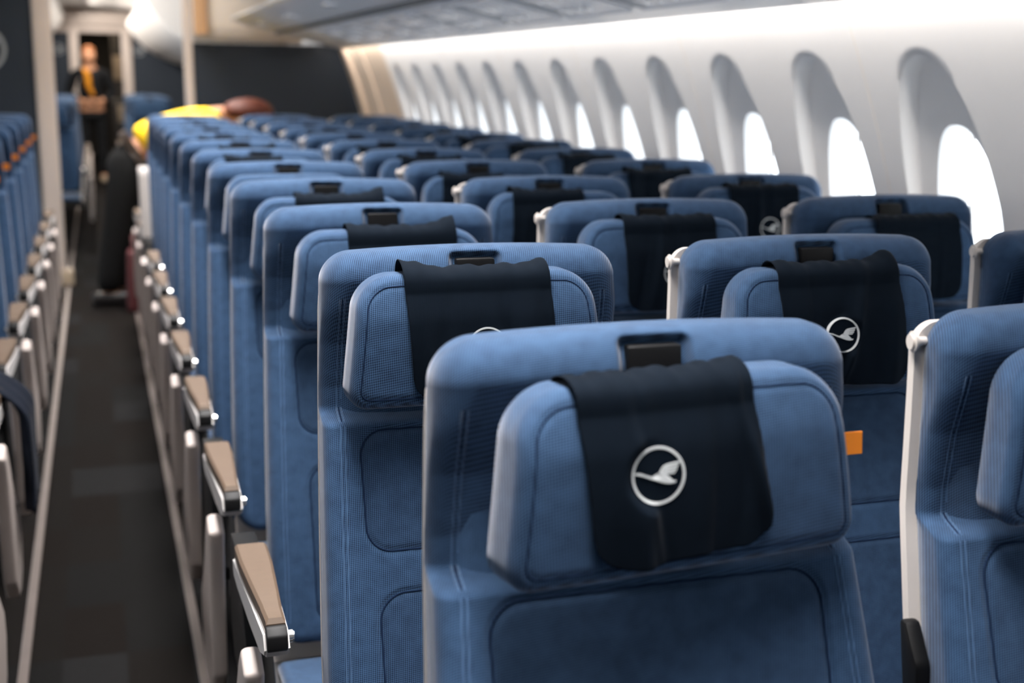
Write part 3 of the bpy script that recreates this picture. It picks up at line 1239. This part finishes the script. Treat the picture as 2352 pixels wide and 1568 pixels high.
def bin_proto(L):
    root = empty('overhead_bin')
    bm = bmesh.new()
    prism(bm, [P0, P1, (1.14, 2.10), (1.30, 2.08), (1.42, 1.75), (1.45, 1.63), (1.525, 1.575)], 0, L - 0.004, 'y', 0.006, 2)
    mesh_obj('bin_body', bm, M['bin'], root, angle=R(40))
    bm = bmesh.new()
    pts = [(1.117, 1.668), (1.04, 1.679), (0.955, 1.697), (0.885, 1.717), (0.845, 1.732), (0.830, 1.744), (0.838, 1.756), (0.87, 1.770), (0.95, 1.800), (1.05, 1.850), (1.09, 1.93), (1.117, 2.08)]
    prism(bm, pts, 0.0, L - 0.006, 'y', 0.003, 1)
    d = mesh_obj('bin_door', bm, M['bin'], root, angle=R(30))
    bm = bmesh.new()
    box(bm, 0.93, 0.99, L / 2 - 0.06, L / 2 + 0.06, 1.684, 1.70, 0.004)
    mesh_obj('latch', bm, M['psu'], d, angle=R(40))
    bm = bmesh.new()
    box(bm, 1.108, 1.128, 0.0, L - 0.004, 1.650, 1.672, 0.002, 1)
    mesh_obj('seal', bm, M['dark'], root, smooth=False)
    return root


BL = 1.62
b0 = bin_proto(BL)
nb = 9
for k in range(nb):
    o = b0 if k == 0 else copy_tree(b0)
    o.location.y = 11.70 - BL * (k + 1)
    lab = ['farthest grey overhead bin, ending above the dark divider', 'grey overhead bin next to the farthest one', 'third grey overhead bin counted from the divider',
           'fourth grey overhead bin from the divider, cut by the top edge', 'fifth grey overhead bin from the divider, its underside above the windows'][k] if k < 5 else 'grey overhead bin above the nearest seats, number %d counted from the divider' % (k + 1)
    tag(o, lab, 'overhead bin', 'overhead bins along the windows')


def service_proto():
    root = empty('service_panel')
    dx, dz = P1[0] - P0[0], P1[1] - P0[1]
    Ln = math.hypot(dx, dz)
    ax = Vector((dx / Ln, 0, dz / Ln))
    nn = Vector((-dz / Ln, 0, dx / Ln)).normalized()
    if nn.z > 0:
        nn = -nn

    def at(s, y, h):
        p = Vector((P0[0], 0, P0[1])) + ax * s + nn * h
        return Vector((p.x, y, p.z))

    def slab(bm, s0, s1, y0, y1, h0, h1, bev):
        vs = box(bm, 0, 1, 0, 1, 0, 1, 0)
        for v in vs:
            v.co = at(lerp(s0, s1, v.co.x), lerp(y0, y1, v.co.y), lerp(h0, h1, v.co.z))
        if bev:
            es = list({e for v in vs for e in v.link_edges})
            bmesh.ops.bevel(bm, geom=es, offset=bev, segments=2, affect='EDGES')

    def disc(bm, s, y, r, h0, h1):
        vs = cyl(bm, (0, 0, 0), r, 1.0, 'z', 20)
        q = Matrix((ax, Vector((0, 1, 0)), nn)).transposed()
        c = at(s, y, (h0 + h1) / 2)
        for v in vs:
            v.co = c + q @ Vector((v.co.x, v.co.y, v.co.z * (h1 - h0)))
    bm = bmesh.new()
    slab(bm, 0.13, 0.37, -0.34, 0.34, 0.0005, 0.010, 0.004)
    mesh_obj('panel', bm, M['psu'], root, angle=R(40))
    for i in (-1, 0, 1):
        bm = bmesh.new()
        disc(bm, 0.30, i * 0.12, 0.026, 0.010, 0.017)
        mesh_obj('reading_light', bm, M['lampglass'], root, angle=R(40))
        bm = bmesh.new()
        disc(bm, 0.20, i * 0.12, 0.020, 0.010, 0.022)
        v = mesh_obj('air_vent', bm, M['lampglass'], root, angle=R(40))
    bm = bmesh.new()
    slab(bm, 0.15, 0.35, 0.22, 0.31, 0.010, 0.0125, 0.001)
    mesh_obj('speaker_grille', bm, M['grille'], root, angle=R(40))
    return root


s0 = service_proto()
for r in range(0, NROW):
    o = s0 if r == 0 else copy_tree(s0)
    o.location.y = Y0 + r * PITCH - 0.45
    tag(o, 'grey service panel with reading lights over the %s row of seats' % ('farthest' if r == NROW - 1 else ORD[r]), 'service panel', 'service panels under the bins')

# ------------------------------------------------------------------ dividers
# right divider with its soffit and post
t = empty('cabin_divider', (0, YDIV, 0))
bm = bmesh.new()
prism(bm, [(0.60, 0), (1.62, 0), (1.70, 0.3), (1.735, 0.7), (1.705, 1.0), (1.675, 1.14), (1.625, 1.338), (1.57, 1.5), (1.54, 1.592), (0.60, 1.592)], 0, 0.05, 'y')
mesh_obj('panel', bm, M['navy'], t, smooth=False)
bm = bmesh.new()
box(bm, 0.552, 0.608, -0.02, 0.08, 0, 2.18, 0.012)
mesh_obj('edge_post', bm, M['post'], t, angle=R(40))
tag(t, 'dark navy cabin divider wall with pale edge post behind the last rows', 'divider')
bm = bmesh.new()
pts = [(0.04, 1.600), (-0.02, 1.595), (-0.08, 1.605), (-0.13, 1.635), (-0.16, 1.69), (-0.17, 1.80), (-0.15, 2.06), (0.04, 2.06)]
prism(bm, pts, 0.612, 1.30, 'x', 0.004, 1)
o = mesh_obj('soffit_panel', bm, M['cream'], angle=R(50))
o.location.y = YDIV
bm = bmesh.new()
box(bm, 0.612, 0.70, -0.20, -0.172, 1.64, 2.06, 0.008)
mesh_obj('side_trim_shade', bm, M['tantrim_shade'], o, angle=R(40))  # tan strip: bin-end trim plus the soffit's left-side shadow as colour
tag(o, 'cream curved ceiling panel above the navy divider, at the end of the bins', 'ceiling panel')
# left divider
t = empty('cabin_divider', (0, YDIV, 0))
bm = bmesh.new()
box(bm, -2.0, -0.33, 0, 0.05, 0, 2.13)
pn = mesh_obj('panel', bm, M['navy'], t, smooth=False)
bm = emblem_bm(lambda x, z: 0.0, -0.655, 1.525, 0.155, 0.07, 0)
mesh_obj('emblem', bm, M['greymark'], pn, smooth=False)
bm = bmesh.new()
box(bm, -0.345, -0.232, -0.03, 0.09, 0, 2.18, 0.02, 3)
mesh_obj('edge_post', bm, M['post'], t, angle=R(40))
bm = bmesh.new()
box(bm, -0.33, -0.19, -0.06, 0.10, 0, 0.10, 0.01)
mesh_obj('foot', bm, M['tancart'], t, angle=R(40))
tag(t, 'navy divider wall with a wide pale post, at the left picture edge', 'divider')
# far pair, flanking the doorway
for s, x0, x1, px0, px1, ex, lab in ((1, 0.46, 1.62, 0.352, 0.475, 0.565, 'far navy divider panel right of the lit doorway'), (-1, -1.9, -0.27, -0.277, -0.160, -0.40, 'far navy divider panel left of the lit doorway')):
    t = empty('cabin_divider', (0, YDOOR, 0))
    bm = bmesh.new()
    prism(bm, [(x0, 0), (x1, 0), (x1, 2.10), (x0, 2.10)] if s < 0 else [(x0, 0), (1.62, 0), (1.70, 0.3), (1.735, 0.7), (1.60, 1.338), (1.48, 1.70), (1.20, 2.08), (x0, 2.10)], 0, 0.05, 'y')
    pn = mesh_obj('panel', bm, M['navy'], t, smooth=False)
    bm = emblem_bm(lambda x, z: 0.0, ex, 1.685, 0.065, 0.12, 0)
    mesh_obj('emblem', bm, M['greymark'], pn, smooth=False)
    bm = bmesh.new()
    box(bm, px0, px1, -0.03, 0.09, 0, 1.99, 0.015)
    mesh_obj('edge_post', bm, M['post'], t, angle=R(40))
    tag(t, lab, 'divider')
bm = bmesh.new()
box(bm, -0.60, 0.66, -0.02, 0.06, 1.905, 1.985, 0.01)
box(bm, -0.60, 0.66, -0.06, 0.06, 1.995, 2.18, 0.01)
o = mesh_obj('trim_22', bm, M['post'], angle=R(40))
o.location.y = YDOOR
struct(o)
# bins of the next cabin
t = empty('overhead_bin', (0, 15.2, 0))
bm = bmesh.new()
pts = [(0.415, 2.03), (0.436, 1.96), (0.512, 1.85), (0.636, 1.712), (0.83, 1.587), (1.065, 1.502), (1.25, 1.47), (1.45, 1.47), (1.45, 1.80), (1.22, 2.08), (0.75, 2.12), (0.52, 2.11)]
prism(bm, pts, 0, 8.8, 'y', 0.004, 1)
mesh_obj('bin_body', bm, M['ceil'], t, angle=R(40))
tag(t, 'white brightly lit curved bin in the next cabin, beyond the right divider post', 'overhead bin')
t = empty('overhead_bin', (0, 15.2, 0))
bm = bmesh.new()
pts = [(-0.31, 2.12), (-0.33, 2.04), (-0.415, 1.905), (-0.55, 1.82), (-0.83, 1.795), (-1.3, 1.795), (-1.3, 2.12)]
prism(bm, pts, 0, 8.8, 'y', 0.004, 1)
mesh_obj('bin_body', bm, M['ceil'], t, angle=R(40))
tag(t, 'pale curved centre bin in the next cabin, beyond the left divider post', 'overhead bin')

# ------------------------------------------------------------------ galley behind the doorway
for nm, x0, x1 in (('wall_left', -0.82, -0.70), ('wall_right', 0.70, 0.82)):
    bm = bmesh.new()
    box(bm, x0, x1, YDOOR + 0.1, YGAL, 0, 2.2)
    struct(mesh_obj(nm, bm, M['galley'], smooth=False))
t = empty('galley_cart', (0.34, 25.6, 0))
bm = bmesh.new()
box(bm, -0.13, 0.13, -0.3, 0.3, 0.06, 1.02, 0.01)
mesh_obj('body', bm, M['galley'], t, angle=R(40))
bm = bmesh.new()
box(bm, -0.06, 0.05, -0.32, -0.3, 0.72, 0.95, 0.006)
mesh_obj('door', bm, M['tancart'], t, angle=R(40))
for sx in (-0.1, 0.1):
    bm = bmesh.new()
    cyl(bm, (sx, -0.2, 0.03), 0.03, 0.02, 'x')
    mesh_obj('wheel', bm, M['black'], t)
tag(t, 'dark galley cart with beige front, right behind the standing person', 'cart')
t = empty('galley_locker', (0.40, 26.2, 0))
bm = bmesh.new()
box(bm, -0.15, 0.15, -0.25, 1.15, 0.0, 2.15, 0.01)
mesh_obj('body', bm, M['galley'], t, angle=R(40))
bm = bmesh.new()
box(bm, -0.14, -0.02, -0.27, -0.25, 1.29, 1.63, 0.006)
mesh_obj('door', bm, M['tancart'], t, angle=R(40))
tag(t, 'dark galley locker with a pale door, at head height behind the standing person', 'locker')


# ------------------------------------------------------------------ people
def skin(name, V, E, mat, parent=None, root=0, sub=2, loc=(0, 0, 0)):
    """V: list of (x,y,z,r) or (x,y,z,rx,ry)"""
    bm = bmesh.new()
    ly = bm.verts.layers.skin.verify()
    vs = []
    for i, p in enumerate(V):
        v = bm.verts.new(p[:3])
        v[ly].radius = (p[3], p[4] if len(p) > 4 else p[3])
        v[ly].use_root = (i == root)
        vs.append(v)
    for a, b in E:
        bm.edges.new((vs[a], vs[b]))
    me = bpy.data.meshes.new(name)
    bm.to_mesh(me)
    bm.free()
    me.materials.append(mat)
    o = bpy.data.objects.new(name, me)
    col.objects.link(o)
    if parent:
        o.parent = parent
    o.location = loc
    sk = o.modifiers.new('skin', 'SKIN')
    sk.use_smooth_shade = True
    ss = o.modifiers.new('sub', 'SUBSURF')
    ss.levels = ss.render_levels = sub
    return o


def head_mesh(name, mat, parent, c, h=0.225, face=Vector((0, -1, 0)), up=Vector((0, 0, 1))):
    """ovoid head with brow, nose, mouth, chin and ears, looking along face"""
    bm = bmesh.new()
    bmesh.ops.create_uvsphere(bm, u_segments=40, v_segments=28, radius=1)
    face = face.normalized()
    side = up.cross(face).normalized()
    up = face.cross(side).normalized()
    for v in bm.verts:
        x, y, z = v.co                                # x side, -y face, z up
        sx = 0.345 * (1 - 0.18 * sst(0.0, -1.0, z)) if False else 0.345 * (1 - 0.20 * max(0, -z))
        px, pf, pz = x * sx, -y * 0.42, z * 0.5
        if -y > 0:
            pf -= 0.02 * max(0, -z) * (-y)
            nose = math.exp(-(x / 0.16) ** 2) * math.exp(-((z + 0.12) / 0.20) ** 2)
            pf += 0.10 * nose
            eye = math.exp(-((abs(x) - 0.36) / 0.16) ** 2) * math.exp(-((z - 0.06) / 0.12) ** 2)
            pf -= 0.045 * eye
            mouth = math.exp(-(x / 0.3) ** 2) * math.exp(-((z + 0.50) / 0.05) ** 2)
            pf -= 0.015 * mouth
            chin = math.exp(-(x / 0.3) ** 2) * math.exp(-((z + 0.85) / 0.15) ** 2)
            pf += 0.05 * chin
        ear = math.exp(-(y / 0.14) ** 2) * math.exp(-((z + 0.02) / 0.22) ** 2)
        px += math.copysign(0.05 * ear, x) if abs(x) > 0.6 else 0
        v.co = Vector(c) + (side * px + face * pf + up * pz) * h
    return mesh_obj(name, bm, mat, parent)


def hand_fingers(V, E, wi, wrist, d, spread, curl):
    """adds a palm, four fingers and a thumb to a skin skeleton, from wrist vertex wi along d"""
    d = d.normalized()
    spread = spread.normalized()
    palm = wrist + d * 0.055
    V.append((*palm, 0.026, 0.020))
    pi_ = len(V) - 1
    E.append((wi, pi_))
    for k, (off, ln) in enumerate(((-0.026, 0.075), (-0.009, 0.085), (0.009, 0.08), (0.026, 0.062))):
        a = palm + d * 0.035 + spread * off
        b = a + (d + curl * 0.5).normalized() * ln * 0.5
        c = b + (d + curl * 1.3).normalized() * ln * 0.5
        i0 = len(V)
        V.append((*a, 0.0095))
        V.append((*b, 0.0085))
        V.append((*c, 0.007))
        E.extend([(pi_, i0), (i0, i0 + 1), (i0 + 1, i0 + 2)])
    a = wrist + d * 0.03 + spread * (-0.035)
    b = a + (d * 0.7 - spread * 0.6).normalized() * 0.035
    i0 = len(V)
    V.append((*a, 0.011))
    V.append((*b, 0.009))
    E.extend([(wi, i0), (i0, i0 + 1)])


def standing_person():
    root = empty('person', (-0.045, 23.55, 0))
    # body (skin): torso, arms, legs in one skeleton
    V = [(0, 0, 0.93, 0.12, 0.10), (0, 0, 1.10, 0.125, 0.095), (0, 0, 1.28, 0.14, 0.10), (0, 0, 1.40, 0.10, 0.08), (0, -0.005, 1.47, 0.055), (0, -0.02, 1.56, 0.06)]
    E = [(0, 1), (1, 2), (2, 3), (3, 4), (4, 5)]
    for s in (-1, 1):
        b = len(V)
        V += [(s * 0.17, 0, 1.38, 0.055), (s * 0.25, 0.02, 1.12, 0.042), (s * 0.12, -0.16, 1.02, 0.032)]
        E += [(3, b), (b, b + 1), (b + 1, b + 2)]
        hand_fingers(V, E, b + 2, Vector((s * 0.12, -0.16, 1.02)), Vector((-s, -0.35, 0.1)), Vector((0, -0.2, 1)), Vector((0, 0.4, -0.5)))
        b = len(V)
        V += [(s * 0.09, 0, 0.88, 0.085), (s * 0.095, -0.01, 0.48, 0.055), (s * 0.10, 0.01, 0.09, 0.036), (s * 0.105, -0.12, 0.035, 0.032)]
        E += [(0, b), (b, b + 1), (b + 1, b + 2), (b + 2, b + 3)]
    skin('body', V, E, M['skin'], root)
    head_mesh('head', M['skin'], root, (0, -0.03, 1.59), 0.225, Vector((0.15, -1, -0.1)))
    bm = bmesh.new()
    bmesh.ops.create_uvsphere(bm, u_segments=28, v_segments=18, radius=1)
    bmesh.ops.delete(bm, geom=[v for v in bm.verts if (v.co.y < -0.25 and v.co.z < 0.45) or v.co.z < -0.6], context='VERTS')
    for v in bm.verts:
        v.co = Vector((v.co.x * 0.092, -0.015 + v.co.y * 0.110, 1.605 + v.co.z * 0.125))
    mesh_obj('hair', bm, M['hair2'], root)
    # clothing
    V = [(0, 0, 0.90, 0.165, 0.125), (0, 0, 1.10, 0.15, 0.115), (0, 0, 1.28, 0.17, 0.12), (0, 0, 1.40, 0.12, 0.095), (0, 0, 1.455, 0.07)]
    E = [(0, 1), (1, 2), (2, 3), (3, 4)]
    for s in (-1, 1):
        b = len(V)
        V += [(s * 0.18, 0, 1.375, 0.070), (s * 0.262, 0.02, 1.12, 0.058), (s * 0.14, -0.14, 1.025, 0.046)]
        E += [(3, b), (b, b + 1), (b + 1, b + 2)]
    skin('jacket', V, E, M['uniform'], root)
    V = [(0, 0, 0.93, 0.15, 0.11)]
    E = []
    for s in (-1, 1):
        b = len(V)
        V += [(s * 0.095, 0, 0.84, 0.105), (s * 0.10, -0.01, 0.48, 0.078), (s * 0.10, 0.0, 0.07, 0.065)]
        E += [(0, b), (b, b + 1), (b + 1, b + 2)]
    skin('trousers', V, E, M['uniform'], root)
    for s in (-1, 1):
        bm = bmesh.new()
        box(bm, s * 0.105 - 0.045, s * 0.105 + 0.045, -0.19, 0.07, 0.0, 0.075, 0.028, 3)
        mesh_obj('shoe', bm, M['tancart'], root)
    bm = bmesh.new()
    rows = []
    for i in range(14):
        v = i / 13
        z = lerp(1.44, 1.09, v)
        w = lerp(0.030, 0.046, math.sin(PI * min(1, v * 1.1)))
        x = lerp(-0.015, 0.02, v) + 0.012 * math.sin(v * 7) - 0.05 * (1 - v) + 0.0
        y = -0.135 - 0.018 * math.sin(PI * v) - (0.0 if v > .15 else -0.03 * (1 - v / .15))
        rows.append([bm.verts.new((x - w, y + 0.012, z)), bm.verts.new((x, y - 0.010, z)), bm.verts.new((x + w, y + 0.012, z)), bm.verts.new((x, y + 0.02, z))])
    for a, b in zip(rows, rows[1:]):
        for i in range(4):
            j = (i + 1) % 4
            bm.faces.new([a[i], a[j], b[j], b[i]])
    bm.faces.new(rows[0])
    bm.faces.new(rows[-1])
    mesh_obj('scarf', bm, M['scarf'], root)
    tag(root, 'person standing in the far doorway in dark uniform with orange scarf', 'person')
    return root


def bending_person():
    """stands in the aisle behind the last row and leans over it to the window side"""
    root = empty('person', (0.06, 10.86, 0))
    hip = Vector((0.10, 0, 0.89))
    wst = Vector((0.26, 0.0, 0.985))
    chs = Vector((0.48, 0.0, 1.105))
    nck = Vector((0.62, 0.0, 1.150))
    hd = Vector((0.725, -0.01, 1.130))
    V = [(*hip, 0.095), (*wst, 0.09), (*chs, 0.10), (*nck, 0.055), (*hd, 0.05)]
    E = [(0, 1), (1, 2), (2, 3), (3, 4)]
    for s in (-1, 1):
        b = len(V)
        V += [(0.52, s * 0.15, 1.03, 0.052), (0.66, s * 0.17, 0.85, 0.042), (0.80, s * 0.12, 0.74, 0.030)]
        E += [(2, b), (b, b + 1), (b + 1, b + 2)]
        hand_fingers(V, E, b + 2, Vector((0.80, s * 0.12, 0.74)), Vector((0.8, -s * 0.2, -0.5)), Vector((0, s, 0)), Vector((-0.2, 0, -0.7)))
    for fx, fy, kx in ((-0.06, -0.08, 0.02), (0.03, 0.10, 0.08)):
        b = len(V)
        V += [(0.08, fy, 0.82, 0.07), (kx, fy, 0.48, 0.056), (fx, fy, 0.09, 0.036), (fx + 0.11, fy, 0.035, 0.03)]
        E += [(0, b), (b, b + 1), (b + 1, b + 2), (b + 2, b + 3)]
    skin('body', V, E, M['skin'], root)
    head_mesh('head', M['skin'], root, hd + Vector((0.06, 0, -0.005)), 0.225, Vector((0.35, 0, -1)), Vector((1, 0, 0.35)))
    bm = bmesh.new()
    bmesh.ops.create_uvsphere(bm, u_segments=28, v_segments=18, radius=1)
    for v in bm.verts:
        p = v.co
        v.co = hd + Vector((0.065 + p.x * 0.150, p.y * 0.105, 0.030 + p.z * 0.085 * (1.0 if p.z > 0 else 0.6)))
    mesh_obj('hair', bm, M['hair'], root)
    # trousers
    V = [(0.125, 0, 0.90, 0.128, 0.128), (0.175, 0, 0.930, 0.125, 0.130)]
    E = [(0, 1)]
    for fx, fy, kx in ((-0.06, -0.08, 0.02), (0.03, 0.10, 0.08)):
        b = len(V)
        V += [(0.08, fy, 0.80, 0.100), (kx, fy, 0.48, 0.085), (fx + 0.005, fy, 0.07, 0.070)]
        E += [(0, b), (b, b + 1), (b + 1, b + 2)]
    skin('trousers', V, E, M['trouser'], root)
    for fx, fy in ((-0.06, -0.08), (0.03, 0.10)):
        bm = bmesh.new()
        box(bm, fx - 0.08, fx + 0.18, fy - 0.045, fy + 0.045, 0, 0.085, 0.03, 3)
        mesh_obj('shoe', bm, M['shoe'], root)
    # yellow vest with its hem band
    V = [(0.175, 0, 0.925, 0.150, 0.155), (*wst, 0.150, 0.16), (*chs, 0.140, 0.175), (*(nck + Vector((0.02, 0, 0.0))), 0.092)]
    E = [(0, 1), (1, 2), (2, 3)]
    for s in (-1, 1):
        b = len(V)
        V += [(0.53, s * 0.165, 1.03, 0.072), (0.61, s * 0.178, 0.92, 0.062)]
        E += [(2, b), (b, b + 1)]
    v = skin('vest', V, E, M['yellow'], root)
    bm = bmesh.new()
    bmesh.ops.create_circle(bm, segments=40, radius=1)
    ring = list(bm.verts)
    ax = (wst - hip).normalized()
    s1 = Vector((0, 1, 0))
    s2_ = ax.cross(s1).normalized()
    rows = []
    for t_, k in ((-0.06, 1.0), (-0.012, 1.02)):
        c = Vector((0.178, 0, 0.926)) + ax * t_
        rows.append([bm.verts.new(c + (s1 * math.cos(2 * PI * i / 40) * 0.158 + s2_ * math.sin(2 * PI * i / 40) * 0.150) * k) for i in range(40)])
    bmesh.ops.delete(bm, geom=ring, context='VERTS')
    for i in range(40):
        j = (i + 1) % 40
        bm.faces.new([rows[0][i], rows[0][j], rows[1][j], rows[1][i]])
    bmesh.ops.solidify(bm, geom=list(bm.faces), thickness=0.008)
    mesh_obj('hem_band', bm, M['stripe'], root)
    tag(root, 'person in yellow vest and black trousers bending over the last seat row', 'person')
    return root


standing_person()
bending_person()

# maroon bag on the aisle floor
t = empty('bag', (0.155, 10.56, 0))
bm = bmesh.new()
vs = box(bm, -0.05, 0.055, -0.13, 0.13, 0.0, 0.36, 0.03, 3)
for v in bm.verts:
    k = v.co.z / 0.36
    v.co.x *= 1 - 0.35 * k
    v.co.y *= 1 - 0.25 * k
mesh_obj('body', bm, M['maroon'], t)
bm = bmesh.new()
prev = None
for i in range(17):
    a = PI * i / 16
    c = Vector((0, 0.07 * math.cos(a), 0.345 + 0.10 * math.sin(a)))
    q = [bm.verts.new(c + Vector((0.008 * math.cos(b), 0.008 * math.sin(b) * math.cos(a), 0.008 * math.sin(b) * math.sin(a)))) for b in (0, PI / 2, PI, 3 * PI / 2)]
    if prev:
        for k in range(4):
            bm.faces.new([prev[k], prev[(k + 1) % 4], q[(k + 1) % 4], q[k]])
    prev = q
mesh_obj('handle', bm, M['maroon'], t)
tag(t, 'dark red bag on the aisle floor beside the bending person', 'bag')
